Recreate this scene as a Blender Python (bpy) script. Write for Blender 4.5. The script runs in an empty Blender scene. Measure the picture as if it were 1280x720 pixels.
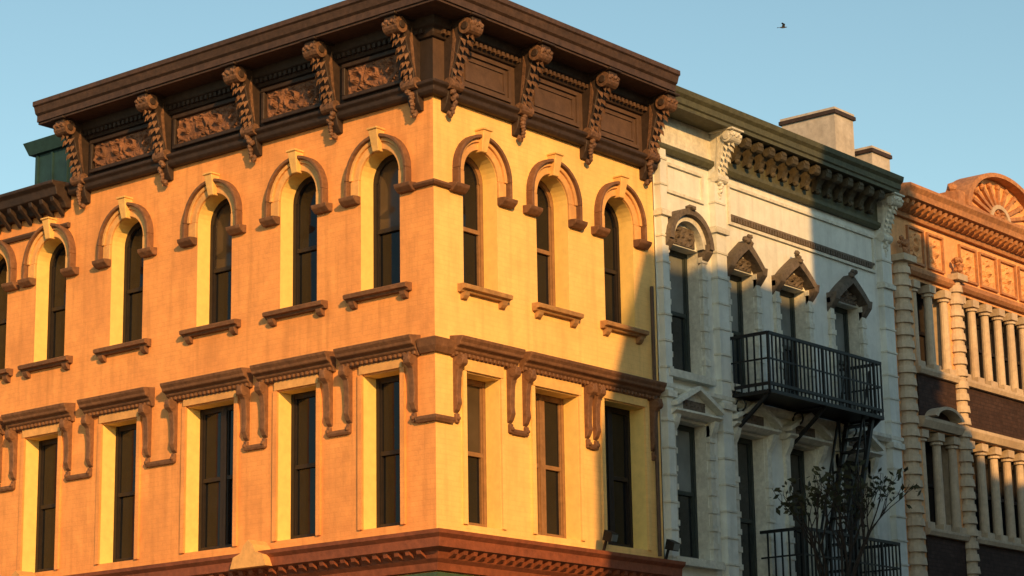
import bpy, bmesh, math, random
from mathutils import Vector, Matrix, noise
random.seed(7)
sc=bpy.context.scene
PI=math.pi
# ------------------------------------------------------------------ materials
def new_mat(name):
    m=bpy.data.materials.new(name);m.use_nodes=True
    nt=m.node_tree;b=nt.nodes["Principled BSDF"];return m,nt,b
def L(nt,a,b): nt.links.new(a,b)
def mat(name,base,rough=.75,var=.18,bump=.15,scale=6.0,dirt=None,dirt_amt=.35,brick=None,streak=.0,spec=.3,metal=0.0,mortar=None,brick_bump=.25,c2=(.965,.96,.955)):
    m,nt,b=new_mat(name);N=nt.nodes
    geo=N.new("ShaderNodeNewGeometry")
    sep=N.new("ShaderNodeSeparateXYZ");L(nt,geo.outputs["Position"],sep.inputs[0])
    add=N.new("ShaderNodeMath");add.operation='ADD';L(nt,sep.outputs[0],add.inputs[0]);L(nt,sep.outputs[1],add.inputs[1])
    com=N.new("ShaderNodeCombineXYZ");L(nt,add.outputs[0],com.inputs[0]);L(nt,sep.outputs[2],com.inputs[1])
    n1=N.new("ShaderNodeTexNoise");n1.inputs["Scale"].default_value=scale;n1.inputs["Detail"].default_value=6;n1.inputs["Roughness"].default_value=.65
    L(nt,geo.outputs["Position"],n1.inputs["Vector"])
    hi=[min(1,c*(1+var)) for c in base];lo=[c*(1-var) for c in base]
    mix=N.new("ShaderNodeMix");mix.data_type='RGBA'
    mr=N.new("ShaderNodeMapRange");mr.inputs[1].default_value=.32;mr.inputs[2].default_value=.68;L(nt,n1.outputs[0],mr.inputs[0])
    L(nt,mr.outputs[0],mix.inputs[0]);mix.inputs[6].default_value=(*lo,1);mix.inputs[7].default_value=(*hi,1)
    col=mix.outputs[2]
    if brick:
        bt=N.new("ShaderNodeTexBrick");bt.inputs["Scale"].default_value=1
        bt.inputs["Brick Width"].default_value=brick[0];bt.inputs["Row Height"].default_value=brick[1]
        bt.inputs["Mortar Size"].default_value=brick[2];bt.inputs["Mortar Smooth"].default_value=.3
        bt.inputs["Color1"].default_value=(1,1,1,1);bt.inputs["Color2"].default_value=(*c2,1)
        bt.inputs["Mortar"].default_value=(*(mortar or (.93,.92,.91)),1)
        L(nt,com.outputs[0],bt.inputs["Vector"])
        mm=N.new("ShaderNodeMix");mm.data_type='RGBA';mm.blend_type='MULTIPLY';mm.inputs[0].default_value=1
        L(nt,col,mm.inputs[6]);L(nt,bt.outputs["Color"],mm.inputs[7]);col=mm.outputs[2]
    if dirt:
        n2=N.new("ShaderNodeTexNoise");n2.inputs["Scale"].default_value=.8;n2.inputs["Detail"].default_value=8;n2.inputs["Roughness"].default_value=.68
        L(nt,geo.outputs["Position"],n2.inputs["Vector"])
        md=N.new("ShaderNodeMix");md.data_type='RGBA'
        r=N.new("ShaderNodeMapRange");r.inputs[1].default_value=.44;r.inputs[2].default_value=.70;r.inputs[4].default_value=dirt_amt
        L(nt,n2.outputs[0],r.inputs[0]);L(nt,r.outputs[0],md.inputs[0]);L(nt,col,md.inputs[6]);md.inputs[7].default_value=(*dirt,1);col=md.outputs[2]
    if streak:
        mp=N.new("ShaderNodeMapping");mp.inputs["Scale"].default_value=(7,.5,1);L(nt,com.outputs[0],mp.inputs[0])
        n3=N.new("ShaderNodeTexNoise");n3.inputs["Scale"].default_value=1;n3.inputs["Detail"].default_value=6;L(nt,mp.outputs[0],n3.inputs["Vector"])
        r=N.new("ShaderNodeMapRange");r.inputs[1].default_value=.5;r.inputs[2].default_value=.8;r.inputs[4].default_value=streak
        L(nt,n3.outputs[0],r.inputs[0])
        md=N.new("ShaderNodeMix");md.data_type='RGBA';L(nt,r.outputs[0],md.inputs[0]);L(nt,col,md.inputs[6]);md.inputs[7].default_value=(*[c*.45 for c in base],1);col=md.outputs[2]
    L(nt,col,b.inputs["Base Color"])
    b.inputs["Roughness"].default_value=rough;b.inputs["Specular IOR Level"].default_value=spec;b.inputs["Metallic"].default_value=metal
    bp=N.new("ShaderNodeBump");bp.inputs["Strength"].default_value=bump;bp.inputs["Distance"].default_value=.03
    L(nt,n1.outputs[0],bp.inputs["Height"]);nrm=bp.outputs[0]
    if brick:
        b2=N.new("ShaderNodeBump");b2.inputs["Strength"].default_value=brick_bump;b2.inputs["Distance"].default_value=.006;b2.invert=True
        L(nt,bt.outputs["Fac"],b2.inputs["Height"]);L(nt,nrm,b2.inputs["Normal"]);nrm=b2.outputs[0]
    L(nt,nrm,b.inputs["Normal"])
    return m
def glass(name,base,rough=.06,ior=1.36):
    m,nt,b=new_mat(name);N=nt.nodes
    geo=N.new("ShaderNodeNewGeometry")
    n=N.new("ShaderNodeTexNoise");n.inputs["Scale"].default_value=1.8;n.inputs["Detail"].default_value=3;L(nt,geo.outputs["Position"],n.inputs["Vector"])
    mix=N.new("ShaderNodeMix");mix.data_type='RGBA';L(nt,n.outputs[0],mix.inputs[0]);mix.inputs[6].default_value=(*[c*.3 for c in base],1);mix.inputs[7].default_value=(*[c*1.6 for c in base],1)
    L(nt,mix.outputs[2],b.inputs["Base Color"]);b.inputs["Roughness"].default_value=rough;b.inputs["IOR"].default_value=ior
    bp=N.new("ShaderNodeBump");bp.inputs["Strength"].default_value=.15;bp.inputs["Distance"].default_value=.02;L(nt,n.outputs[0],bp.inputs["Height"]);L(nt,bp.outputs[0],b.inputs["Normal"])
    return m
BR=(.21,.07,.007)
M=dict(
 wallL=mat("painted_brick_dim_side",(.83,.36,.115),.8,.10,.4,4,(.52,.21,.075),.6,BR,streak=.5),  # same brick paint, the weaker sun on this face put into its colour
 wallR=mat("painted_brick_sunny_side",(.92,.57,.20),.8,.08,.4,4,(.74,.40,.13),.55,BR,streak=.35),  # same brick paint, the stronger sun on this face put into its colour
 reveal=mat("reveal_sunlit_paint",(.86,.60,.20),.7,.08,.1,8),  # yellow of the sun on the jambs, put into the colour
 ring=mat("arch_paint",(.72,.39,.14),.75,.14,.25,9,(.38,.19,.08),.6),
 hood=mat("brownstone_trim",(.19,.092,.047),.75,.3,.35,12,(.09,.045,.03),.6),
 sill=mat("sill_paint",(.40,.22,.085),.75,.25,.35,12,(.2,.1,.06),.6),
 key=mat("keystone_paint",(.80,.48,.16),.7,.12,.2,9,(.45,.25,.1),.5),
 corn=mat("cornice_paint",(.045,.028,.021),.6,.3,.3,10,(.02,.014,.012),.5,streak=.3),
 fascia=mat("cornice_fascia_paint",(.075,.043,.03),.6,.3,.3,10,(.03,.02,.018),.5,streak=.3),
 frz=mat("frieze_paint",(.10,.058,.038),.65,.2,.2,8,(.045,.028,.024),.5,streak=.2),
 frzL=mat("frieze_shaded_paint",(.03,.02,.016),.65,.2,.2,8,(.02,.014,.012),.5,streak=.2),  # frieze paint darkened to carry the cornice shade on the left street
 carve=mat("carved_terracotta",(.22,.10,.055),.75,.4,.4,18,(.05,.028,.02),.7),
 leaf=mat("bracket_carving",(.17,.088,.05),.65,.5,.5,20,(.04,.025,.02),.7),
 frame=mat("window_frame_paint",(.02,.015,.014),.5,.2,.1,10),
 frameW=mat("window_frame_green",(.035,.045,.042),.5,.2,.1,10),
 frameT=mat("window_frame_tan",(.26,.14,.065),.5,.2,.1,10),
 glass=glass("window_glass",(.006,.008,.012)),
 glassW=glass("window_glass_clear",(.012,.018,.022),.05,1.6),
 blind=glass("window_glass_blind",(.07,.05,.035),.12),
 blindW=glass("window_glass_curtain",(.17,.19,.19),.12,1.5),
 store=mat("storefront_cornice_paint",(.24,.075,.038),.6,.25,.3,9,(.09,.035,.025),.5,streak=.3),
 green=mat("storefront_green",(.05,.09,.055),.5,.2,.1,9),
 white=mat("white_stucco",(.70,.71,.66),.8,.08,.3,5,(.42,.43,.39),.5,streak=.4),
 wtrim=mat("cream_stone_trim",(.66,.64,.55),.75,.18,.3,12,(.28,.26,.21),.55,streak=.3),
 wdark=mat("brown_shaded_trim",(.14,.11,.085),.75,.35,.4,14,(.05,.045,.035),.6),  # brownish carving, with the shade on it put into the colour
 gmod=mat("modillion_paint",(.075,.062,.04),.7,.35,.4,14,(.03,.03,.025),.6),
 gcorn=mat("green_cornice_paint",(.085,.085,.05),.6,.25,.3,10,(.04,.045,.035),.5,streak=.3),
 iron=mat("black_iron",(.012,.012,.012),.5,.3,.1,20),
 yel=mat("orange_terracotta",(.78,.40,.17),.75,.18,.3,9,(.42,.2,.1),.5,streak=.3),
 ycol=mat("cream_terracotta",(.56,.44,.31),.7,.15,.3,10,(.30,.20,.14),.5,streak=.3),
 ytr=mat("terracotta_cornice",(.46,.21,.09),.7,.3,.4,12,(.18,.08,.05),.6),
 brick=mat("dark_brick",(.055,.03,.024),.85,.3,.3,9,None,0,(.21,.07,.01),mortar=(.6,.6,.6),c2=(.7,.65,.6)),
 obrick=mat("facing_brick",(.22,.12,.08),.85,.2,.3,6,None,0,(.21,.07,.01)),
 teal=mat("teal_metal",(.02,.055,.06),.5,.2,.15,6,(.012,.03,.03),.5,streak=.4),
 roof=mat("tar_roof",(.06,.06,.06),.9,.2,.3,6),
 chim=mat("chimney_render",(.46,.42,.38),.85,.2,.3,6,(.3,.25,.2),.4,streak=.3),
 asphalt=mat("asphalt",(.05,.05,.052),.9,.25,.4,14),
 ground=mat("ground_soil",(.16,.14,.11),.95,.2,.4,2),
 pave=mat("pavement_concrete",(.30,.28,.25),.9,.12,.3,8,None,0,(1.5,1.5,.02)),
 paint=mat("road_paint",(.75,.74,.70),.7,.1,.1,10),
 bird=mat("bird_feathers",(.05,.05,.055),.8,.2,.1,20),
 bark=mat("tree_bark",(.03,.024,.02),.9,.3,.4,20),
 leafs=mat("tree_leaves",(.035,.04,.02),.7,.4,.1,5),
)
# ------------------------------------------------------------------ geometry helpers
def P(s,u,p,z): return Vector((-p,u,z)) if s=='L' else Vector((u,-p,z))
class Build:
    def __init__(self,name,loc=(0,0,0)):
        self.e=bpy.data.objects.new(name,None);sc.collection.objects.link(self.e);self.parts={};self.name=name
    def __getitem__(self,k):
        if k not in self.parts: self.parts[k]=bmesh.new()
        return self.parts[k]
    def done(self,bevel=()):
        for (n,mk),bm in self.parts.items():
            bmesh.ops.recalc_face_normals(bm,faces=bm.faces)
            me=bpy.data.meshes.new(n);bm.to_mesh(me);bm.free();me.materials.append(M[mk])
            o=bpy.data.objects.new(n,me);sc.collection.objects.link(o);o.parent=self.e
            if n in bevel:
                md=o.modifiers.new("bevel",'BEVEL');md.width=.008;md.segments=1;md.limit_method='ANGLE'
def extr(bm,A,Bp):
    va=[bm.verts.new(v) for v in A];vb=[bm.verts.new(v) for v in Bp];n=len(A)
    bm.faces.new(va);bm.faces.new(vb[::-1])
    for i in range(n): bm.faces.new((va[i],va[(i+1)%n],vb[(i+1)%n],vb[i]))
def box(bm,s,u0,u1,p0,p1,z0,z1):
    q=[(u0,z0),(u1,z0),(u1,z1),(u0,z1)]
    extr(bm,[P(s,u,p0,z) for u,z in q],[P(s,u,p1,z) for u,z in q])
def prism(bm,s,prof,u0,u1): extr(bm,[P(s,u0,p,z) for p,z in prof],[P(s,u1,p,z) for p,z in prof])
def plate(bm,s,poly,p0,p1): extr(bm,[P(s,u,p0,z) for u,z in poly],[P(s,u,p1,z) for u,z in poly])
def circ(cx,cy,r,n=14): return [(cx+r*math.cos(2*PI*i/n),cy+r*math.sin(2*PI*i/n)) for i in range(n)]
def cylz(bm,s,u,p,r0,r1,z0,z1,n=12): extr(bm,[P(s,a,b,z0) for a,b in circ(u,p,r0,n)],[P(s,a,b,z1) for a,b in circ(u,p,r1,n)])
def arcband(bm,s,uc,zc,r0,r1,p0,p1,a0=0,a1=PI,n=18,sz=1.0):
    ring=[]
    for i in range(n+1):
        a=a0+(a1-a0)*i/n;c,d=math.cos(a),math.sin(a)*sz
        ring.append([bm.verts.new(P(s,uc+r*c,p,zc+r*d)) for r,p in ((r0,p0),(r1,p0),(r1,p1),(r0,p1))])
    for a,b in zip(ring,ring[1:]):
        for j in range(4): bm.faces.new((a[j],a[(j+1)%4],b[(j+1)%4],b[j]))
    bm.faces.new(ring[0]);bm.faces.new(ring[-1][::-1])
def bar(bm,a,b,r):
    a=Vector(a);b=Vector(b);d=(b-a).normalized();x=d.cross(Vector((0,0,1)))
    if x.length<.01:x=Vector((1,0,0))
    x.normalize();y=d.cross(x)
    o=[x*r+y*r,x*-r+y*r,x*-r-y*r,x*r-y*r]
    extr(bm,[a+v for v in o],[b+v for v in o])
def lump(bm,pos,r,sc3=(1,1,1)):
    mt=Matrix.Translation(pos)@Matrix.Rotation(random.random()*3,4,(random.random(),random.random(),.3))@Matrix.Diagonal((r*sc3[0],r*sc3[1],r*sc3[2],1))
    bmesh.ops.create_icosphere(bm,subdivisions=1,radius=1,matrix=mt)
def sweep(bm,prof,uR,uL):
    rings=[[bm.verts.new((uR,-p,z)) for p,z in prof],[bm.verts.new((-p,-p,z)) for p,z in prof],[bm.verts.new((-p,uL,z)) for p,z in prof]]
    n=len(prof)
    for a,b in zip(rings,rings[1:]):
        for j in range(n): bm.faces.new((a[j],a[(j+1)%n],b[(j+1)%n],b[j]))
    bm.faces.new(rings[0]);bm.faces.new(rings[-1][::-1])
def relief(bm,s,u0,u1,z0,z1,p,amp,k=9,seed=0):
    # running scroll ornament: a row of spiral rosettes with leaves between them
    st_=.02;nu=max(6,int((u1-u0)/st_));nz=max(6,int((z1-z0)/st_));g=[]
    H=z1-z0;m=max(1,round((u1-u0)/(H*.95)));cw=(u1-u0)/m
    for i in range(nu+1):
        row=[]
        for j in range(nz+1):
            u=u0+(u1-u0)*i/nu;z=z0+H*j/nz
            e=min(1,min(i,nu-i,j,nz-j)/2)
            c=min(m-1,int((u-u0)/cw));du=u-(u0+cw*(c+.5));dz=(z-(z0+z1)/2)
            r=math.hypot(du,dz)/(H*.5);th=math.atan2(dz,du*(1 if c%2 else -1))
            h=max(0,math.cos(th*1+r*9))*(1 if r<.85 else 0)+(.6 if r<.2 else 0)
            if r>=.8: h=max(0,math.cos(th*8))*max(0,1.5-r)
            h=h*.85+.35*noise.noise(Vector((u*14,z*14,seed)))
            row.append(bm.verts.new(P(s,u,p+amp*max(0,h)*e,z)))
        g.append(row)
    for i in range(nu):
        for j in range(nz): bm.faces.new((g[i][j],g[i+1][j],g[i+1][j+1],g[i][j+1]))
def op(u0,u1,z0,z1,arch=False,d=.26): return dict(u0=u0,u1=u1,z0=z0,z1=z1,arch=arch,d=d)
def wall(bw,br,s,u0,u1,z0,z1,ops,p=0):
    us=sorted({u0,u1,*[o['u0'] for o in ops],*[o['u1'] for o in ops]});zs=sorted({z0,z1,*[o['z0'] for o in ops],*[o['z1'] for o in ops]})
    us=[u for u in us if u0<=u<=u1];zs=[z for z in zs if z0<=z<=z1]
    V={}
    def v(u,z):
        k=(round(u,5),round(z,5))
        if k not in V: V[k]=bw.verts.new(P(s,u,p,z))
        return V[k]
    for a,b in zip(us,us[1:]):
        for c,d in zip(zs,zs[1:]):
            mu,mz=(a+b)/2,(c+d)/2
            if any(o['u0']<mu<o['u1'] and o['z0']<mz<o['z1'] for o in ops): continue
            bw.faces.new((v(a,c),v(b,c),v(b,d),v(a,d)))
    for o in ops:
        a,b,c,d,dp=o['u0'],o['u1'],o['z0'],o['z1'],o['d']
        pts=[(a,c),(b,c)]
        if o['arch']:
            r=(b-a)/2;uc=(a+b)/2;zs_=d-r;n=16
            arc=[(uc+r*math.cos(PI*i/n),zs_+r*math.sin(PI*i/n)) for i in range(n+1)]
            for q,w in zip(arc,arc[1:]):
                pp=[bw.verts.new(P(s,x,p,z)) for x,z in ((q[0],q[1]),(q[0],d),(w[0],d),(w[0],w[1]))]
                if abs(q[1]-d)<1e-6: pp=[pp[0]]+pp[2:]
                elif abs(w[1]-d)<1e-6: pp=pp[:3]
                bw.faces.new(pp)
            pts+=arc
        else: pts+=[(b,d),(a,d)]
        n=len(pts)
        for i in range(n):
            q,w=pts[i],pts[(i+1)%n]
            if abs(q[0]-w[0])+abs(q[1]-w[1])<1e-6: continue
            br.faces.new([br.verts.new(P(s,*t)) for t in ((q[0],p,q[1]),(w[0],p,w[1]),(w[0],p-dp,w[1]),(q[0],p-dp,q[1]))])
def window(B,s,o,fm='frame',div=1,blind=.0,p=0,gl='glass',bd='blind'):
    a,b,c,d,dp=o['u0'],o['u1'],o['z0'],o['z1'],o['d'];f=B[('window_frames_'+fm,fm)]
    t=.055;pf=p-dp;pb=pf-.06
    ztop=d-(b-a)/2 if o['arch'] else d
    mid=c+(d-c)*(.5 if not o['arch'] else .46)
    w=(b-a)/div
    e=.004
    for k in range(div):
        x0=a+w*k;x1=x0+w
        if k==0: x0+=e
        box(f,s,x0,x0+t,pb,pf,c,ztop);box(f,s,x1-t-e,x1-e,pb,pf,c,ztop)
        box(f,s,x0+t,x1-t-e,pb,pf-.004,c,c+.09)
        box(f,s,x0+t,x1-t-e,pb+.01,pf-.012,mid-.03,mid+.03)
        box(f,s,x0+t,x0+t+.03,pb,pf-.02,c+.09,ztop-.002);box(f,s,x1-t-e-.03,x1-t-e,pb,pf-.02,c+.09,ztop-.002)
    if o['arch']:
        r=(b-a)/2-.003
        arcband(f,s,(a+b)/2,ztop,r-t-.02,r,pb,pf-.001,n=14)
    else: box(f,s,a+e,b-e,pb-.002,pf-.006,d-.08,d-.002)
    def pane(u0,u1,z0,z1,pp,mk):
        bm=B[('window_panes_'+mk,mk)];j=[random.uniform(-.004,.004) for _ in range(3)]
        bm.faces.new([bm.verts.new(P(s,u,pp+q,z)) for u,z,q in ((u0,z0,j[0]),(u1,z0,j[1]),(u1,z1,j[2]),(u0,z1,j[0]+j[2]-j[1]))])
    for k in range(div):
        x0=a+w*k;x1=x0+w
        pane(x0,x1,c,mid,pb-.0,(bd if random.random()<blind*.5 else gl))
        mk=bd if random.random()<blind else gl
        if not o['arch']: pane(x0,x1,mid,d,pb+.02,mk)
        else:
            bm=B[('window_panes_'+mk,mk)];r=(b-a)/2;uc=(a+b)/2;j1,j2=random.uniform(-.008,.008),random.uniform(-.008,.008)
            pl_=[(a,mid),(b,mid)]+[(uc+r*math.cos(PI*i/14),ztop+r*math.sin(PI*i/14)) for i in range(15)]
            bm.faces.new([bm.verts.new(P(s,u,pb+.02+j1*(u-uc)+j2*(z-ztop),z)) for u,z in pl_])
def sill(B,s,u0,u1,z,mk='hood'):
    b=B[('sills_'+mk,mk)]
    prism(b,s,[(-.03,z-.11),(.07,z-.11),(.09,z-.08),(.14,z-.07),(.15,z-.02),(.12,z),(-.2,z+.012),(-.2,z-.02)],u0,u1)
    for x in (u0+.06,u1-.16): prism(b,s,[(-.02,z-.111),(.10,z-.111),(.085,z-.16),(.05,z-.20),(-.02,z-.22)],x,x+.1)
def archhood(B,s,uc,zs,r):
    rg=B[('arch_rings','ring')];h=B[('arch_hoods','hood')]
    arcband(rg,s,uc,zs,r+.005,r+.12,-.03,.035)
    arcband(rg,s,uc,zs,r+.118,r+.175,-.03,.07)
    arcband(h,s,uc,zs,r+.173,r+.222,-.03,.125)
    for sg in (-1,1):
        e=uc+sg*(r+.2)
        a,b=sorted((uc+sg*(r+.005),uc+sg*(r+.17)));box(rg,s,a,b,-.03,.043,zs-.24,zs)
        a,b=sorted((e-sg*.026,e+sg*.022));box(h,s,a,b,-.03,.122,zs-.24,zs)
        a,b=sorted((uc+sg*(r+.01),e+sg*.11));prism(h,s,[(-.03,zs-.35),(.07,zs-.35),(.14,zs-.29),(.155,zs-.24),(-.03,zs-.22)],a,b)
    k=B[('keystones','key')]
    zt=zs+r
    q0,q1=.06,.085
    extr(k,[P(s,uc-q0,-.02,zt-.03),P(s,uc+q0,-.02,zt-.03),P(s,uc+q1,-.02,zt+.28),P(s,uc-q1,-.02,zt+.28)],[P(s,uc-q0,.10,zt-.03),P(s,uc+q0,.10,zt-.03),P(s,uc+q1,.165,zt+.28),P(s,uc-q1,.165,zt+.28)])
    box(k,s,uc-.10,uc+.10,-.02,.185,zt+.28,zt+.31)
HP=[(-.03,8.1),(.05,8.1),(.07,8.16),(.11,8.19),(.12,8.22),(.19,8.25),(.2,8.29),(.23,8.33),(.24,8.37),(-.03,8.40)]
def hood(B,s,uc,hw,o):
    h=B[('window_hoods','hood')]
    prism(h,s,HP,uc-hw,uc+hw)
    k=B[('hood_friezes_'+s,'key' if s=='R' else 'ring')];box(k,s,o['u0']-.05,o['u1']+.05,-.02,.045,o['z1']+.02,8.11)
    for i in range(int(hw*2/.09)):
        x=uc-hw+.03+i*.09;box(h,s,x,x+.045,.05,.10,8.115,8.165)
    for sg in (-1,1):
        x=uc+sg*(hw-.11)
        prism(h,s,[(-.02,8.12),(.18,8.12),(.195,8.04),(.15,7.97),(.10,7.93),(.08,7.8),(.07,7.55),(.085,7.45),(.045,7.36),(-.02,7.30)],x-.05,x+.05)
        prism(h,s,circ(.125,8.03,.065,12),x-.062,x+.062)
        box(h,s,x-.035,x+.035,-.02,.05,7.18,7.31);lump(h,P(s,x,.055,7.24),.04)
        xx=o['u0']-.085 if sg<0 else o['u1']+.005
        box(B[('window_casings_'+s,'wall'+s)],s,xx,xx+.08,-.02,.035,o['z0'],o['z1']+.02)
def bracket(B,s,u,zt=12.92,w=.2,pr=.82,body='corn',leaf='leaf',hs=1.04):
    b=B[('brackets',body)];l=B[('bracket_carving',leaf)]
    pf=[(-.02,0),(.72,0),(.75,-.09),(.67,-.21),(.50,-.25),(.43,-.38),(.37,-.55),(.28,-.68),(.25,-.85),(.17,-.93),(.17,-1.05),(.13,-1.16),(.05,-1.26),(-.02,-1.26)]
    prism(b,s,[(p*pr,zt+z*hs) for p,z in pf],u-w/2,u+w/2)
    prism(b,s,[(.02,zt-.03*hs),(.8*pr,zt-.03*hs),(.8*pr,zt+.002),(.02,zt+.002)],u-w/2-.05,u+w/2+.05)
    for x in (-w/2-.012,w/2-.03):
        prism(l,s,[(.30*pr,zt-.12*hs),(.36*pr,zt-.3*hs),(.30*pr,zt-.6*hs),(.2*pr,zt-.82*hs),(.24*pr,zt-.6*hs),(.28*pr,zt-.35*hs)],u+x,u+x+.042)
    prism(l,s,circ(.60*pr,zt-.15*hs,.13*min(1,pr*1.1),16),u-w/2-.035,u+w/2+.035)
    prism(b,s,circ(.60*pr,zt-.15*hs,.06,10),u-w/2-.055,u+w/2+.055)
    prism(l,s,circ(.20*pr,zt-.90*hs,.085,12),u-w/2-.03,u+w/2+.03)
    # overlapping acanthus leaves down the front
    fpts=[(.56,-.24),(.50,-.32),(.44,-.42),(.40,-.52),(.34,-.62),(.29,-.71),(.26,-.79)]
    for i,(pp,zz) in enumerate(fpts):
        ww=w*(.62 if i%2 else .46)
        for sg in (-1,0,1):
            cx=u+sg*ww*.55;hw=ww*.30;q=.03 if sg==0 else 0
            A=P(s,cx-hw,pp*pr-.05,zt+zz*hs+.05);Bv=P(s,cx+hw,pp*pr-.05,zt+zz*hs+.05);Cv=P(s,cx+sg*.02,(pp+.05)*pr+q,zt+(zz-.10)*hs);D=P(s,cx,(pp+.03)*pr+q+.02,zt+(zz-.02)*hs)
            v=[l.verts.new(t) for t in (A,Bv,Cv,D)]
            l.faces.new((v[0],v[3],v[2]));l.faces.new((v[3],v[1],v[2]));l.faces.new((v[0],v[1],v[3]));l.faces.new((v[0],v[2],v[1]))
    for i in range(5): lump(l,P(s,u-w*.5+w*i/4,.73*pr,zt-.13*hs+(.02 if i%2 else 0)),.042,(1,1,1.2))
    for i in range(7):
        t=i/6;lump(l,P(s,u+(random.uniform(-1,1))*w*.35*(1-t),.17*pr+.03*(1-t),zt-(1.0+.28*t)*hs),.052-.02*t,(1,1,1.2))
    lump(l,P(s,u,.08,zt-1.3*hs),.05,(1,1,1.4))
# ------------------------------------------------------------------ corner building
C=Build("corner_commercial_building")
upL=[op(x-.375,x+.375,9.16,11.20,True) for x in (1.01,2.63,4.41,6.38,8.22,9.70,11.4,13.2)]
loL=[op(.63,1.34,5.8,7.96),op(2.24,3.02,5.8,7.96),op(3.92,4.95,5.8,7.98),op(6.05,6.86,5.8,7.96),op(7.9,8.72,5.8,7.96),op(9.62,10.4,5.8,7.96),op(11.3,12.1,5.8,7.96)]
upR=[op(x-.375,x+.375,9.16,11.20,True) for x in (1.0,2.65,4.28)]
loR=[op(.63,1.37,5.8,7.92),op(2.14,3.16,5.8,7.92),op(3.78,4.80,5.8,7.96)]
stL=[op(.5+2.1*i,2.2+2.1*i,.5,4.5,d=.3) for i in range(7)]
stR=[op(.4,2.4,.5,4.5,d=.3),op(2.8,4.8,.1,4.5,d=.3)]
SPL=7.74
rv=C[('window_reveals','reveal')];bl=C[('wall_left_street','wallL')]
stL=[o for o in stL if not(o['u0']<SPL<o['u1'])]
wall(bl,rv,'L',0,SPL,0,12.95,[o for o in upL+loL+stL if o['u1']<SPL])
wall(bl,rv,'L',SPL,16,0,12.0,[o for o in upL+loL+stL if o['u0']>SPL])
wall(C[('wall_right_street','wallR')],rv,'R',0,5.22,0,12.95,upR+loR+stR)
for o in stL: window(C,'L',o,'green',2)
for o in stR: window(C,'R',o,'green',2)
for i,o in enumerate(upL): window(C,'L',o,blind=.12);archhood(C,'L',(o['u0']+o['u1'])/2,o['z1']-.375,.375);sill(C,'L',o['u0']-.22,o['u1']+.22,9.16)
for i,o in enumerate(upR): window(C,'R',o,'frameT' if i<2 else 'frame',blind=.4);archhood(C,'R',(o['u0']+o['u1'])/2,o['z1']-.375,.375);sill(C,'R',o['u0']-.14,o['u1']+.16,9.16,'sill')
for i,o in enumerate(loL):
    window(C,'L',o,div=2 if i==2 else 1,blind=.12);hood(C,'L',(o['u0']+o['u1'])/2,(o['u1']-o['u0'])/2+.37,o)
for i,o in enumerate(loR):
    window(C,'R',o,'frameT' if i<2 else 'frame',div=2 if i else 1,blind=.4);hood(C,'R',(o['u0']+o['u1'])/2,(o['u1']-o['u0'])/2+.32,o)
tb=C[('string_bands','hood')]
sweep(tb,[(-.03,7.16),(.05,7.16),(.075,7.2),(.075,7.24),(-.03,7.27)],.32,.31)
sweep(tb,[(-.03,8.12),(.05,8.12),(.10,8.2),(.13,8.3),(-.03,8.36)],.355,.235)
sweep(tb,[(-.03,10.50),(.05,10.50),(.08,10.53),(.08,10.56),(-.03,10.585)],.33,.34)
for s,ops in (('L',loL),('R',loR)):
    for a,b in zip(ops,ops[1:]):
        x0=a['u1']+.24;x1=b['u0']-.24
        if x1-x0>.1: prism(tb,s,[(-.03,7.17),(.045,7.17),(.06,7.2),(.06,7.24),(-.03,7.26)],x0,x1)
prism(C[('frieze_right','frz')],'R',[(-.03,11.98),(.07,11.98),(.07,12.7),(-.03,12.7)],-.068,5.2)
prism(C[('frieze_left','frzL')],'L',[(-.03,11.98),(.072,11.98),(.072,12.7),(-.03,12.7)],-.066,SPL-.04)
fr=C[('wing_string_course','frz')]
co=C[('main_cornice','corn')]
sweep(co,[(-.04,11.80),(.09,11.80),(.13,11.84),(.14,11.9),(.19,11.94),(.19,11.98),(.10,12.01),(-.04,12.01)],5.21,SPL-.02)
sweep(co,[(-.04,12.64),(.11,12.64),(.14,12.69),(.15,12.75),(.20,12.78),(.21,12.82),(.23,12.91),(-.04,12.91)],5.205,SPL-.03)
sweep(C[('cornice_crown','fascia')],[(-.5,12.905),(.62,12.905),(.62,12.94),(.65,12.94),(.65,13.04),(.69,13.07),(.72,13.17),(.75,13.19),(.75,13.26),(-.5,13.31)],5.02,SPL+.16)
bL=[.27,1.84,3.50,5.45,7.40];bR=[.27,1.84,3.46,4.98]
for u in bL: bracket(C,'L',u)
for u in bR: bracket(C,'R',u)
def frame_panel(bm,s,u0,u1,z0,z1,p,t=.05,h=.035):
    box(bm,s,u0,u1,p-.02,p+h,z0,z0+t);box(bm,s,u0,u1,p-.02,p+h,z1-t,z1)
    box(bm,s,u0,u0+t,p-.02,p+h-.003,z0+t,z1-t);box(bm,s,u1-t,u1,p-.02,p+h-.003,z0+t,z1-t)
for i,(a,b) in enumerate(zip(bL,bL[1:])):
    frame_panel(co,'L',a+.2,b-.2,12.06,12.60,.07,.06,.07)
    relief(C[('frieze_relief','carve')],'L',a+.27,b-.27,12.12,12.54,.075,.07,10,i)
for i,(a,b) in enumerate(zip(bR,bR[1:])):
    frame_panel(C[('frieze_panels','frz')],'R',a+.22,b-.22,12.06,12.6,.07)
    frame_panel(C[('frieze_panels','frz')],'R',a+.34,b-.34,12.16,12.50,.07,.03,.02)
for s,end in (('L',7.6),('R',5.15)):
    n=int(end/.1)
    for i in range(n):
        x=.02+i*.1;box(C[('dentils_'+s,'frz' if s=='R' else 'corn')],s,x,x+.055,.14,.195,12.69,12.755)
prism(co,'L',[(-.04,11.62),(.10,11.62),(.14,11.7),(.2,11.76),(.3,11.8),(.33,11.92),(.40,11.97),(.40,12.02),(-.4,12.06)],SPL+.04,16)
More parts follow.
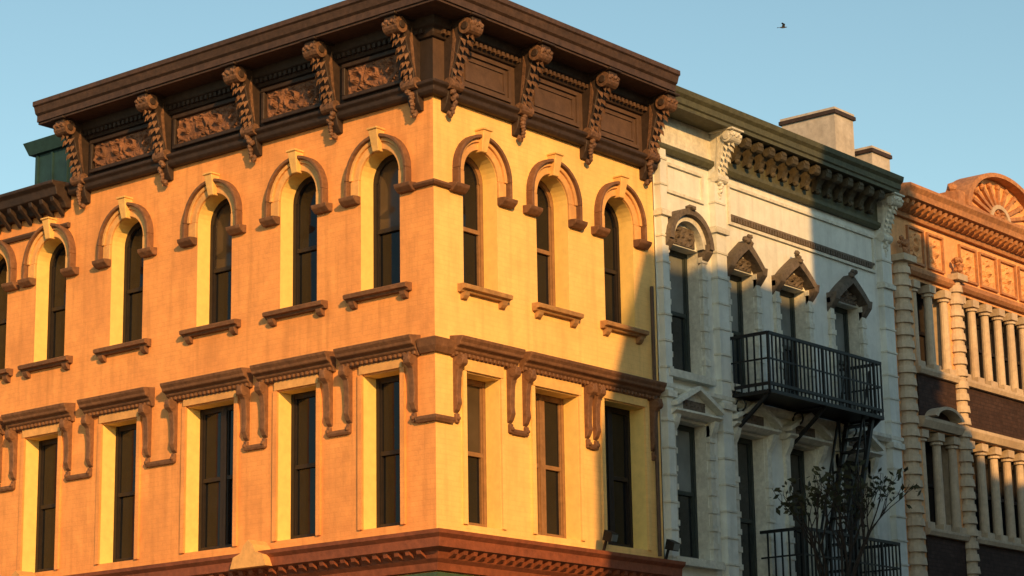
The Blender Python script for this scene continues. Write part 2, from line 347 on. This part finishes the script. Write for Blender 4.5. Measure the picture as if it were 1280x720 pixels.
for i in range(30): 
    x=7.9+i*.27;prism(co,'L',[(.02,11.8),(.28,11.8),(.26,11.72),(.12,11.6),(.02,11.5)],x,x+.09)
prism(fr,'L',[(-.03,11.3),(.05,11.3),(.08,11.34),(.05,11.38),(-.03,11.38)],SPL+.04,16)
rf=C[('roof','roof')]
def quad(bm,*v): bm.faces.new([bm.verts.new(x) for x in v])
quad(rf,(0,0,12.95),(5.22,0,12.95),(5.22,SPL,12.95),(0,SPL,12.95))
quad(rf,(0,SPL,12.0),(5.22,SPL,12.0),(5.22,16,12.0),(0,16,12.0))
bk=C[('wall_rear','brick')]
quad(bk,(0,SPL,11.99),(5.22,SPL,11.99),(5.22,SPL,12.95),(0,SPL,12.95))
quad(bk,(0,16,0),(5.22,16,0),(5.22,16,12),(0,16,12));quad(bk,(5.22,0,0),(5.22,16,0),(5.22,16,12),(5.22,0,12));quad(bk,(5.22,0,12),(5.22,SPL,12),(5.22,SPL,12.95),(5.22,0,12.95))
st=C[('storefront_cornice','store')]
sweep(st,[(-.04,5.12),(.08,5.12),(.10,5.22),(.16,5.27),(.20,5.36),(.33,5.40),(.34,5.52),(.40,5.57),(.41,5.62),(-.04,5.70)],5.21,15.9)
for s,end in (('L',15),('R',5)):
    n=int(end/.2)
    for i in range(n):
        x=.04+i*.2;prism(st,s,[(.1,5.39),(.29,5.39),(.27,5.33),(.13,5.26),(.1,5.26)],x,x+.08)
gb=C[('storefront_signboard','green')]
sweep(gb,[(-.03,4.62),(.05,4.62),(.05,5.10),(-.03,5.10)],5.2,15.9)
sweep(gb,[(-.03,4.52),(.09,4.52),(.11,4.6),(-.03,4.615)],5.2,15.9)
sweep(st,[(-.02,0),(.06,0),(.06,.45),(-.02,.45)],5.2,15.9)
for x in (3.15,8.3,12.6):
    plate(C[('storefront_pediments','ring')],'L',[(x-.36,5.4),(x+.36,5.4),(x+.3,5.56),(x+.15,5.61),(x+.09,5.72),(x,5.79),(x-.09,5.72),(x-.15,5.61),(x-.3,5.56)],.12,.46)
    box(st,'L',x-.2,x+.2,.0,.30,.46,5.11)
for x in (.12,):
    box(st,'L',.0,.34,0.001,.12,.46,4.5);box(st,'R',-.0,.3,0.001,.118,.46,4.5);box(st,'R',2.46,2.72,0,.1,.46,4.5);box(st,'R',4.86,5.14,0,.1,.46,5.1)
cylz(C[('downpipe','frz')],'R',5.02,.07,.03,.03,5.72,9.9)
C.done(('window_hoods','arch_hoods','arch_rings','keystones','main_cornice','brackets'))
# floodlight fixtures standing on the storefront cornice
for uu in (3.42,4.96):
    FL=Build("floodlight_fixture");k=FL[('housing','iron')]
    bar(k,P('R',uu,.2,5.6),P('R',uu,.3,5.88),.016);bar(k,P('R',uu-.09,.3,5.86),P('R',uu+.09,.3,5.86),.014)
    prism(k,'R',[(.26,5.80),(.40,5.76),(.44,5.88),(.30,5.95)],uu-.08,uu+.08)
    prism(FL[('lens','blindW')],'R',[(.405,5.775),(.415,5.772),(.445,5.868),(.437,5.87)],uu-.065,uu+.065)
    FL.done()
T=Build("rooftop_metal_shed")
t=T[('walls','teal')];ye=10.6
extr(t,[(1.5,9.15,12.0),(4.6,9.15,12.0),(4.6,ye,12.0),(1.5,ye,12.0)],[(1.5,9.15,13.4),(4.6,9.15,13.4),(4.6,ye,13.4),(1.5,ye,13.4)])
extr(t,[(1.42,9.07,13.4),(4.7,9.07,13.4),(4.7,ye+.08,13.4),(1.42,ye+.08,13.4)],[(1.34,9.0,13.62),(4.75,9.0,13.62),(4.75,ye+.16,13.62),(1.34,ye+.16,13.62)])
for i in range(4): extr(t,[(1.47,9.3+i*.4,12.0),(1.5,9.3+i*.4,12.0),(1.5,9.34+i*.4,12.0),(1.47,9.34+i*.4,12.0)],[(1.47,9.3+i*.4,13.39),(1.5,9.3+i*.4,13.39),(1.5,9.34+i*.4,13.39),(1.47,9.34+i*.4,13.39)])
T.done()
# ------------------------------------------------------------------ white building
W=Build("white_italianate_building")
upW=[op(5.52,6.42,8.66,10.72,d=.22),op(7.22,7.98,8.66,10.62,d=.22),op(8.70,9.58,8.66,10.62,d=.22),op(10.42,11.32,8.66,10.62,d=.22)]
loW=[op(5.56,6.46,5.75,7.90,d=.22),op(7.25,8.1,5.2,7.90,d=.22),op(8.8,9.66,5.2,7.9,d=.22),op(10.45,11.35,5.2,7.9,d=.22)]
stW=[op(5.6,8.2,.4,4.2,d=.3),op(8.7,11.9,.4,4.2,d=.3)]
wall(W[('front_wall','white')],W[('window_reveals','wtrim')],'R',5.24,12.46,0,12.95,upW+loW+stW)
for o in upW: window(W,'R',o,'frameW',blind=.65,gl='glassW',bd='blindW')
for o in loW: window(W,'R',o,'frameW',blind=.2,gl='glassW',bd='blindW')
for o in stW: window(W,'R',o,'green',3)
pl=W[('pilasters','white')];tr=W[('trim','wtrim')];dk=W[('carved_hoods','wdark')]
for a,b in ((5.27,5.44),(6.78,7.06),(12.04,12.36)):
    box(pl,'R',a,b,-.02,.12,0,12.2)
    for z in [5.3+i*.42 for i in range(17)]: box(tr,'R',a-.015,b+.015,0,.135,z,z+.03)
    box(tr,'R',a-.04,b+.04,-.01,.17,11.1,11.18);box(tr,'R',a-.04,b+.04,-.01,.17,8.2,8.3);box(tr,'R',a-.04,b+.04,-.01,.17,5.2,5.36)
for o in upW+loW:
    for x in (o['u0']-.13,o['u1']+.01): box(tr,'R',x,x+.12,-.01,.06,o['z0'],o['z1'])
    box(tr,'R',o['u0']-.18,o['u1']+.18,-.01,.14,o['z0']-.12,o['z0'])
    for i in range(7):
        z=o['z0']+.2+i*.28
        for x in (o['u0']-.15,o['u1']-.01): box(tr,'R',x,x+.16,-.005,.075,z,z+.09)
o=upW[0];uc=(o['u0']+o['u1'])/2
arcband(W[('carved_hoods_light','wtrim')],'R',uc,10.74,.40,.50,-.02,.14,sz=.95);arcband(dk,'R',uc,10.74,.50,.60,-.02,.22,sz=.95)
relief(W[('shell_panel','wdark')],'R',uc-.33,uc+.33,10.74,11.05,.02,.06,8,3)
for sg in(-1,1):
    prism(dk,'R',[(-.01,10.82),(.2,10.82),(.18,10.7),(.1,10.6),(-.01,10.5)],uc+sg*.53-.08,uc+sg*.53+.08)
lump(dk,P('R',uc,.2,11.33),.09,(1,.6,1.3))
def pointed(uc,hw,zb,zt,seed):
    n=12;out=[];inn=[]
    for i in range(n+1):
        t=i/n;x=-hw+2*hw*t;q=1-abs(2*t-1)
        zz=zb+(zt-zb)*(q**4*.25+math.sin(q*PI/2)*.75)
        out.append((uc+x,zz));inn.append((uc+x*.72,zb+(zz-zb)*.66))
    for j in range(n):
        plate(dk,'R',[out[j],out[j+1],inn[j+1],inn[j]],-.02,.2)
    relief(W[('shell_panel','wdark')],'R',uc-hw*.6,uc+hw*.6,zb-.02,zb+(zt-zb)*.42,.02,.07,9,seed)
    for sg in(-1,1): prism(dk,'R',[(-.01,zb+.06),(.21,zb+.06),(.19,zb-.06),(.09,zb-.18),(-.01,zb-.28)],uc+sg*(hw-.07)-.07,uc+sg*(hw-.07)+.07)
    for k in range(7): lump(dk,P('R',uc+random.uniform(-.09,.09),.16+random.uniform(0,.06),zt+random.uniform(-.08,.08)),random.uniform(.035,.06))
for i,o in enumerate(upW[1:]): pointed((o['u0']+o['u1'])/2,(o['u1']-o['u0'])/2+.15,10.66,11.12,i)
for i,o in enumerate(loW):
    uc=(o['u0']+o['u1'])/2;hw=.6;z=o['z1']+.12
    plate(tr,'R',[(uc-hw,z),(uc+hw,z),(uc+hw,z+.06),(uc,z+.36),(uc-hw,z+.06)],-.02,.10)
    for A,Bq in (((uc-hw-.04,z+.05),(uc,z+.36)),((uc,z+.36),(uc+hw+.04,z+.05))):
        plate(tr,'R',[A,Bq,(Bq[0],Bq[1]+.07),(A[0],A[1]+.07)],-.02,.24)
    prism(tr,'R',[(-.02,z-.08),(.12,z-.08),(.22,z-.02),(.22,z+.01),(-.02,z+.01)],uc-hw-.04,uc+hw+.04)
    relief(dk,'R',uc-.3,uc+.3,z+.05,z+.2,.102,.03,12,i)
    for sg in(-1,1): prism(tr,'R',[(-.01,z-.07),(.18,z-.07),(.14,z-.2),(.05,z-.36),(-.01,z-.36)],uc+sg*.52-.06,uc+sg*.52+.06)
prism(tr,'R',[(-.02,8.30),(.08,8.30),(.13,8.36),(.13,8.42),(-.02,8.46)],5.24,12.44)
box(dk,'R',7.35,11.9,-.01,.05,11.50,11.535)
for i in range(56): x=7.36+i*.08;box(dk,'R',x,x+.04,-.01,.06,11.42,11.50)
frame_panel(tr,'R',7.3,11.95,11.36,12.05,0,.05,.04)
frame_panel(tr,'R',5.55,6.6,11.55,12.05,0,.05,.04)
gc=W[('cornice','gcorn')]
prism(gc,'R',[(-.04,12.18),(.08,12.18),(.12,12.24),(.12,12.30),(-.04,12.32)],5.26,12.42)
prism(W[('cornice_frieze','wtrim')],'R',[(-.03,12.3),(.05,12.3),(.05,12.8),(-.03,12.8)],5.25,7.2)
prism(gc,'R',[(-.03,12.31),(.06,12.31),(.06,12.8),(-.03,12.8)],7.2,12.42)
prism(gc,'R',[(-.3,12.80),(.46,12.80),(.46,12.86),(.49,12.88),(.50,12.97),(.55,13.02),(.57,13.10),(-.3,13.14)],5.06,12.2)
for i in range(13):
    x=7.35+i*.355
    gm=W[('modillions','gmod')]
    prism(gm,'R',[(.04,12.78),(.40,12.78),(.42,12.72),(.37,12.64),(.28,12.62),(.2,12.54),(.15,12.44),(.04,12.40)],x,x+.13)
    prism(gm,'R',circ(.33,12.69,.075,10),x-.02,x+.15)
    lump(gm,P('R',x+.065,.16,12.42),.06)
bracket(W,'R',6.92,12.8,.24,.66,'wtrim','wtrim',.85)
bracket(W,'R',12.18,12.8,.24,.60,'wtrim','wtrim',.85)
quad(W[('roof','roof')],(5.24,0,12.95),(12.46,0,12.95),(12.46,14,12.95),(5.24,14,12.95))
quad(W[('rear_wall','brick')],(12.46,0,0),(12.46,14,0),(12.46,14,12.95),(12.46,0,12.95));quad(W[('rear_wall','brick')],(5.24,14,0),(12.46,14,0),(12.46,14,12.95),(5.24,14,12.95));quad(W[('rear_wall','brick')],(5.24,7.8,11),(5.24,14,11),(5.24,14,12.95),(5.24,7.8,12.95))
prism(W[('storefront_cornice','wdark')],'R',[(-.02,4.5),(.1,4.5),(.3,4.8),(.34,5.0),(-.02,5.08)],5.25,12.45)
box(W[('storefront_signboard','green')],'R',5.3,12.4,-.01,.06,4.25,4.5)
W.done()
def wbox(bm,x0,x1,y0,y1,z0,z1): extr(bm,[(x0,y0,z0),(x1,y0,z0),(x1,y1,z0),(x0,y1,z0)],[(x0,y0,z1),(x1,y0,z1),(x1,y1,z1),(x0,y1,z1)])
def chimney(x0,x1,y0,y1,z0,z1,pots=0):
    K=Build("brick_chimney");wbox(K[('stack','chim')],x0,x1,y0,y1,z0,z1-.12);wbox(K[('cap','corn')],x0-.04,x1+.04,y0-.04,y1+.04,z1-.12,z1-.05);wbox(K[('coping','chim')],x0-.02,x1+.02,y0-.02,y1+.02,z1-.05,z1)
    K.done()
chimney(11.85,12.5,.6,1.75,12.95,14.6)
chimney(13.3,13.95,.7,1.3,12.6,14.2)
chimney(6.9,7.25,1.4,2.2,12.95,13.75)
# ------------------------------------------------------------------ fire escape
F=Build("fire_escape");ir=F[('ironwork','iron')]
def balcony(x0,x1,z,pr,rh=.92):
    for i in range(int(pr/.05)): 
        p=.05+i*.05;box(ir,'R',x0,x1,p-.012,p+.012,z-.006,z+.008)
    for x in (x0,x1,(x0+x1)/2): bar(ir,P('R',x,0,z-.03),P('R',x,pr,z-.03),.026)
    for zz in (z-.03,z+.1,z+rh*.55,z+rh):
        r=.024 if zz!=z+rh*.55 else .013
        bar(ir,P('R',x0,pr,zz),P('R',x1,pr,zz),r)
        for x in (x0,x1): bar(ir,P('R',x,0,zz),P('R',x,pr,zz),r)
    n=int((x1-x0)/.115)
    for i in range(n+1):
        x=x0+(x1-x0)*i/n;bar(ir,P('R',x,pr,z),P('R',x,pr,z+rh),.0115 if i%7 else .02)
    for x in (x0,x1):
        for i in range(1,6): bar(ir,P('R',x,pr*i/6,z),P('R',x,pr*i/6,z+rh),.0115)
    for x in (x0+.05,(x0+x1)/2,x1-.05):
        bar(ir,P('R',x,0,z-.65),P('R',x,pr*.95,z-.04),.026)
        for k in range(10):
            a=k/10*2*PI;b_=(k+1)/10*2*PI
            bar(ir,P('R',x,.2+.1*math.cos(a),z-.18+.1*math.sin(a)),P('R',x,.2+.1*math.cos(b_),z-.18+.1*math.sin(b_)),.012)
    box(ir,'R',x0,x1,.03,pr-.03,z-.02,z-.012)
balcony(7.12,10.6,8.48,.8);balcony(7.9,10.9,5.42,.8)
def stair(xa,za,xb,zb,p0,p1,n):
    for p in (p0,p1):
        bar(ir,P('R',xa,p,za),P('R',xb,p,zb),.035)
        bar(ir,P('R',xa,p,za+.8),P('R',xb,p,zb+.8),.016)
        for i in range(5):
            t=i/4;bar(ir,P('R',xa+(xb-xa)*t,p,za+(zb-za)*t),P('R',xa+(xb-xa)*t,p,za+(zb-za)*t+.8),.014)
    for i in range(n):
        t=(i+.5)/n;x=xa+(xb-xa)*t;z=za+(zb-za)*t;box(ir,'R',x-.1,x+.1,p0,p1,z-.012,z+.012)
stair(10.4,8.45,9.3,5.45,.22,.7,13)
stair(9.2,5.4,10.9,2.6,.2,.7,12)
F.done()
# ------------------------------------------------------------------ small, nearly bare street tree
Tr=Build("bare_street_tree");tk=Tr[('trunk_and_limbs','bark')];lf=Tr[('last_leaves','leafs')]
rt=random.Random(11)
def limb(a,b,r0,r1):
    d=(b-a).normalized();x=d.cross(Vector((.3,.9,.1))).normalized();y=d.cross(x)
    extr(tk,[a+x*r0*math.cos(t*PI/3)+y*r0*math.sin(t*PI/3) for t in range(6)],[b+x*r1*math.cos(t*PI/3)+y*r1*math.sin(t*PI/3) for t in range(6)])
def grow(a,d,l,r,depth):
    m_=a+d*l*.5+Vector((rt.uniform(-.05,.05),rt.uniform(-.05,.05),0));b=a+d*l
    limb(a,m_,r,r*.85);limb(m_,b,r*.85,r*.68)
    if depth<=1:
        for k in range(2):
            c=b+Vector((rt.uniform(-.12,.12),rt.uniform(-.12,.12),rt.uniform(-.15,.08)))
            u_=Vector((rt.uniform(-1,1),rt.uniform(-1,1),rt.uniform(-1,1))).normalized();v_=u_.cross(Vector((rt.random(),rt.random(),rt.random()))).normalized()
            s_=rt.uniform(.03,.055);lf.faces.new([lf.verts.new(c+q) for q in (u_*s_*1.5,v_*s_*.7,u_*-s_*1.5,v_*-s_*.7)])
    if depth==0: return
    for k in range(3 if depth>2 else 2):
        e=(d+Vector((rt.uniform(-.5,.5),rt.uniform(-.5,.5),rt.uniform(.0,.5)))).normalized()
        grow(b,e,l*rt.uniform(.62,.82),r*.6,depth-1)
base=Vector((7.15,-1.9,0));top=Vector((7.2,-1.85,4.3))
limb(base,Vector((7.12,-1.88,2.2)),.10,.08);limb(Vector((7.12,-1.88,2.2)),top,.08,.062)
for dd in ((.28,.1,.95),(-.26,.1,.9),(.02,-.2,1)):
    grow(top,Vector(dd).normalized(),.95,.042,4)
Tr.done()
# ------------------------------------------------------------------ terracotta building
Y=Build("terracotta_column_building")
yw=Y[('front_wall','yel')];yr=Y[('window_reveals','ycol')]
G=[(13.36,14.52),(15.08,18.2),(18.8,20.0)]
opsY=[]
for a,b in G:
    opsY+=[op(a,b,9.85,11.5,d=.35),op(a,b,6.9,8.72,d=.35)]
opsY+=[op(13.3,15.8,.4,4.2,d=.3),op(16.3,19.8,.4,4.2,d=.3)]
DZ=.25
wall(yw,yr,'R',12.48,20.5,0,12.75+DZ,opsY)
yc=Y[('columns','ycol')];yt=Y[('cornice','ytr')];yb=Y[('brick_spandrels','brick')]
for o in opsY[:-2]:
    n=2 if o['u1']-o['u0']<2 else 6
    window(Y,'R',o,'frame',n)
    w=(o['u1']-o['u0'])/n
    for i in range(n+1):
        x=o['u0']+w*i
        cylz(yc,'R',x,-.06,.095,.08,o['z0']+.12,o['z1']-.16,14)
        box(yc,'R',x-.13,x+.13,-.19,.07,o['z0'],o['z0']+.12);box(yc,'R',x-.12,x+.12,-.18,.06,o['z1']-.16,o['z1']-.02)
        cylz(yc,'R',x,-.06,.12,.12,o['z1']-.23,o['z1']-.19,14)
    prism(yc,'R',[(-.02,o['z0']-.12),(.10,o['z0']-.12),(.13,o['z0']-.05),(.13,o['z0']-.003),(-.3,o['z0']-.003)],o['u0']-.15,o['u1']+.15)
for o in opsY[-2:]: window(Y,'R',o,'green',3)
for a,b in G:
    box(yb,'R',a-.12,b+.12,-.01,.03,8.95,9.72);box(yb,'R',a-.12,b+.12,-.01,.03,5.3,6.77)
prism(yc,'R',[(-.02,8.74),(.1,8.74),(.16,8.86),(.16,8.92),(-.02,8.95)],13.2,20.5)
arcband(yc,'R',13.95,8.88,.45,.56,.0,.26,a0=.25,a1=PI-.25,sz=.5)
for u in (12.78,14.8,18.5):
    r=.16 if u<13 else .12
    cylz(yc,'R',u,.04,r,r,5.4,11.7,16)
    z=5.5;k=0
    while z<11.6:
        cylz(yc,'R',u,.04,r+.045,r+.03,z,z+.13,16);z+=.23;k+=1
    box(yc,'R',u-r-.07,u+r+.07,-.02,r+.12,11.7,11.82);box(yc,'R',u-r-.07,u+r+.07,-.02,r+.12,5.2,5.4)
    for k in range(22): lump(yt,P('R',u+random.uniform(-r,r),.12+random.uniform(0,.08),11.95+random.uniform(-.12,.2)),random.uniform(.03,.065))
prism(yt,'R',[(-.02,11.56),(.07,11.56),(.12,11.62),(.12,11.7),(-.02,11.72)],13.05,20.5)
for a,b in ((13.1,14.55),(15.05,18.25),(18.75,20.3)):
    n=max(1,round((b-a)/.8));w=(b-a)/n
    for i in range(n):
        frame_panel(yt,'R',a+w*i+.06,a+w*(i+1)-.06,11.8,12.5,0,.04,.05)
        relief(Y[('frieze_relief','yel')],'R',a+w*i+.14,a+w*(i+1)-.14,11.88,12.42,.003,.07,11,i)
prism(yt,'R',[(p,z+DZ) for p,z in [(-.04,12.36),(.08,12.36),(.1,12.44),(.2,12.48),(.22,12.58),(.42,12.62),(.44,12.72),(.5,12.8),(.5,12.85),(-.3,12.95)]],12.56,20.5)
for i in range(38): x=12.65+i*.2;prism(yt,'R',[(p,z+DZ) for p,z in [(.1,12.6),(.36,12.6),(.33,12.52),(.15,12.44),(.1,12.44)]],x,x+.09)
uc=16.6;rr=1.5;sz=.58;zb=12.95+DZ
arc=[(uc+rr*math.cos(PI*i/20),zb+rr*sz*math.sin(PI*i/20)) for i in range(21)]
plate(Y[('pediment','yel')],'R',arc,-.2,.12)
arcband(yt,'R',uc,zb,rr-.06,rr+.08,-.22,.34,sz=sz,n=24)
arcband(yc,'R',uc,zb,.32,.42,.1,.2,sz=.8,n=14)
for i in range(11):
    a=PI*(i+.5)/11
    bar(yt,P('R',uc+.45*math.cos(a),.15,zb+.45*.7*math.sin(a)),P('R',uc+1.3*math.cos(a),.15,zb+1.3*sz*math.sin(a)),.035)
    lump(yt,P('R',uc+1.2*math.cos(a),.16,zb+1.2*sz*math.sin(a)),.07)
for k in range(18): lump(yt,P('R',uc+random.uniform(-.22,.22),.14,zb+.12+random.uniform(-.05,.12)),random.uniform(.03,.06))
for sg in(-1,1): box(yt,'R',uc+sg*1.75-.13,uc+sg*1.75+.13,-.1,.3,12.9+DZ,13.2+DZ);lump(yt,P('R',uc+sg*1.75,.1,13.3+DZ),.11)
box(Y[('parapet','yel')],'R',12.5,20.5,-.4,-.1,12.7,13.05+DZ)
quad(Y[('roof','roof')],(12.48,0,12.75),(20.5,0,12.75),(20.5,14,12.75),(12.48,14,12.75))
quad(Y[('rear_wall','brick')],(20.5,0,0),(20.5,14,0),(20.5,14,12.75),(20.5,0,12.75));quad(Y[('rear_wall','brick')],(12.48,14,0),(20.5,14,0),(20.5,14,12.75),(12.48,14,12.75))
prism(yt,'R',[(-.02,4.6),(.12,4.6),(.3,4.85),(.34,5.05),(-.02,5.14)],12.5,20.5)
Y.done()
# ------------------------------------------------------------------ unseen buildings across the street, rooflines shaped for their shadows
O=Build("mansard_corner_building");DH=1.5
ow=O[('walls','obrick')];y0=-18;y1=-27
def solid(bm,poly,ya=y0,yb=y1): extr(bm,[(x,ya,z) for x,z in poly],[(x,yb,z) for x,z in poly])
solid(ow,[(-8.3,0),(0.0,0),(0.0,12.2+DH),(-8.3,12.2+DH)])
solid(O[('mansard_roof','roof')],[(-8.3,12.2+DH),(0,12.2+DH),(-.0,15.6+DH),(-6.9,15.6+DH)],y0+.0,y1)
for fl in range(3):
    for i in range(4):
        x=-7.6+i*2;o=O[('windows','glass')];wbox(o,x,x+1,y0-.02,y0+.03,1.2+fl*3.6,3.4+fl*3.6)
        wbox(O[('sills','wtrim')],x-.1,x+1.1,y0,y0+.12,1.05+fl*3.6,1.2+fl*3.6)
O.done()
O=Build("brick_tower_building");ow=O[('walls','obrick')]
wbox(ow,.02,9.5,y1,y0,0,13.2+DH);wbox(ow,-2.2,.3,y0-3,y0-.3,15.6+DH,18.4+DH)
for fl in range(3):
    for i in range(4):
        x=.8+i*2.2;wbox(O[('windows','glass')],x,x+1.1,y0-.02,y0+.03,1.2+fl*3.6,3.4+fl*3.6);wbox(O[('sills','wtrim')],x-.1,x+1.2,y0,y0+.12,1.05+fl*3.6,1.2+fl*3.6)
O.done()
O=Build("sky_block_brick_row");ow=O[('walls','obrick')];wbox(ow,9.52,60,y1,y0,0,13.6)  # unseen row, added to block light from the low sky
for fl in range(3):
    for i in range(18):
        x=10.5+i*2.7;wbox(O[('windows','glass')],x,x+1.2,y0-.02,y0+.03,1.2+fl*3.8,3.5+fl*3.8);wbox(O[('sills','wtrim')],x-.1,x+1.3,y0,y0+.12,1.05+fl*3.8,1.2+fl*3.8)
O.done()
# ------------------------------------------------------------------ ground, roads
def sheet(name,x0,x1,y0_,y1_,z,mk,h=0):
    bm=bmesh.new()
    if h: wbox(bm,x0,x1,y0_,y1_,z,z+h)
    else: quad(bm,(x0,y0_,z),(x1,y0_,z),(x1,y1_,z),(x0,y1_,z))
    me=bpy.data.meshes.new(name);bm.to_mesh(me);bm.free();me.materials.append(M[mk]);o=bpy.data.objects.new(name,me);sc.collection.objects.link(o);return o
sheet("ground",-1500,1500,-1500,1500,-.15,'ground')
sheet("road",-300,300,-15,-3.2,-.14,'asphalt');sheet("road",-15,-3.2,-300,300,-.136,'asphalt')
sheet("pavement",-3.2,80,-3.2,0,-.15,'pave',.15);sheet("pavement",-3.2,0,.001,80,-.15,'pave',.149)
sheet("pavement",-3.2,80,-18,-15,-.15,'pave',.15);sheet("pavement",-40,-15,-30,-15,-.15,'pave',.15)
for i in range(12): sheet("lane_marking",2+i*6,5+i*6,-9.2,-9.05,-.131,'paint');sheet("lane_marking",-9.2,-9.05,2+i*6,5+i*6,-.131,'paint')
for i in range(9): sheet("crosswalk_marking",-2.6,-.2,-14.3+i*1.25,-13.7+i*1.25,-.131,'paint')
# ------------------------------------------------------------------ bird
Bd=Build("flying_bird");bb=Bd[('body','bird')]
bp=Vector((57.5,30.3,35.6));fw=Vector((.63,-.77,.05)).normalized();up=Vector((0,0,1));sd=fw.cross(up)
prev=None
for t,r in ((-.17,.004),(-.1,.022),(-.02,.042),(.06,.04),(.11,.022),(.135,.027),(.16,.018),(.185,.003)):
    ring=[bb.verts.new(bp+fw*t+sd*(r*math.cos(a*PI/4))+up*(r*math.sin(a*PI/4))) for a in range(8)]
    if prev: [bb.faces.new((prev[j],prev[(j+1)%8],ring[(j+1)%8],ring[j])) for j in range(8)]
    prev=ring
for sg in(-1,1):
    w=Bd[('wings','bird')]
    a=[bp+fw*.08+sd*sg*.03,bp+fw*-.05+sd*sg*.03,bp+fw*-.03+sd*sg*.14+up*.08,bp+fw*.09+sd*sg*.14+up*.09]
    b=[a[3],a[2],bp+fw*-.1+sd*sg*.27+up*.1,bp+fw*-.04+sd*sg*.3+up*.11]
    for q in (a,b): extr(w,[v for v in q],[v+up*.006 for v in q])
t=Bd[('tail','bird')];extr(t,[bp+fw*-.14+sd*.01,bp+fw*-.14-sd*.01,bp+fw*-.25-sd*.04,bp+fw*-.25+sd*.04],[bp+fw*-.14+sd*.01+up*.005,bp+fw*-.14-sd*.01+up*.005,bp+fw*-.25-sd*.04+up*.005,bp+fw*-.25+sd*.04+up*.005])
Bd.done()
# ------------------------------------------------------------------ light
el=math.radians(17);sx,sy=-.55,-.835
w=bpy.data.worlds.new("World");sc.world=w;w.use_nodes=True;nt=w.node_tree
sky=nt.nodes.new("ShaderNodeTexSky");sky.sky_type='NISHITA';sky.sun_disc=False;sky.sun_elevation=el;sky.sun_rotation=math.atan2(sx,sy)%(2*PI)
sky.dust_density=.4;sky.ozone_density=2.0
mx=nt.nodes.new("ShaderNodeMix");mx.data_type='RGBA';mx.blend_type='MULTIPLY';mx.inputs[0].default_value=1;mx.inputs[7].default_value=(1.38,1.40,1.10,1)
nt.links.new(sky.outputs[0],mx.inputs[6]);nt.links.new(mx.outputs[2],nt.nodes["Background"].inputs[0]);nt.nodes["Background"].inputs[1].default_value=.135
sd_=bpy.data.lights.new("sun","SUN");sd_.energy=5.4;sd_.angle=math.radians(.5);sd_.color=(1,.53,.165)
so=bpy.data.objects.new("sun",sd_);sc.collection.objects.link(so)
tow=Vector((sx*math.cos(el),sy*math.cos(el),math.sin(el)));so.rotation_euler=tow.to_track_quat('Z','Y').to_euler()
# ------------------------------------------------------------------ camera
pit,rol,hd=math.radians(13.43),math.radians(-.951),math.radians(39.304)
ch,sh,cp,sp=math.cos(hd),math.sin(hd),math.cos(pit),math.sin(pit)
Fv=Vector((cp*ch,cp*sh,sp));R=Vector((sh,-ch,0));U=R.cross(Fv);c_,s_=math.cos(rol),math.sin(rol)
R2=c_*R+s_*U;U2=-s_*R+c_*U
cd=bpy.data.cameras.new("camera");cd.sensor_width=36;cd.lens=2887.3/1280*36;cd.clip_end=4000
cam=bpy.data.objects.new("camera",cd);sc.collection.objects.link(cam)
m=Matrix((R2,U2,-Fv)).transposed().to_4x4();m.translation=(-23.295,-20.452,1.6);cam.matrix_world=m
sc.camera=cam
sc.view_settings.view_transform='Standard';sc.view_settings.look='None';sc.view_settings.exposure=0
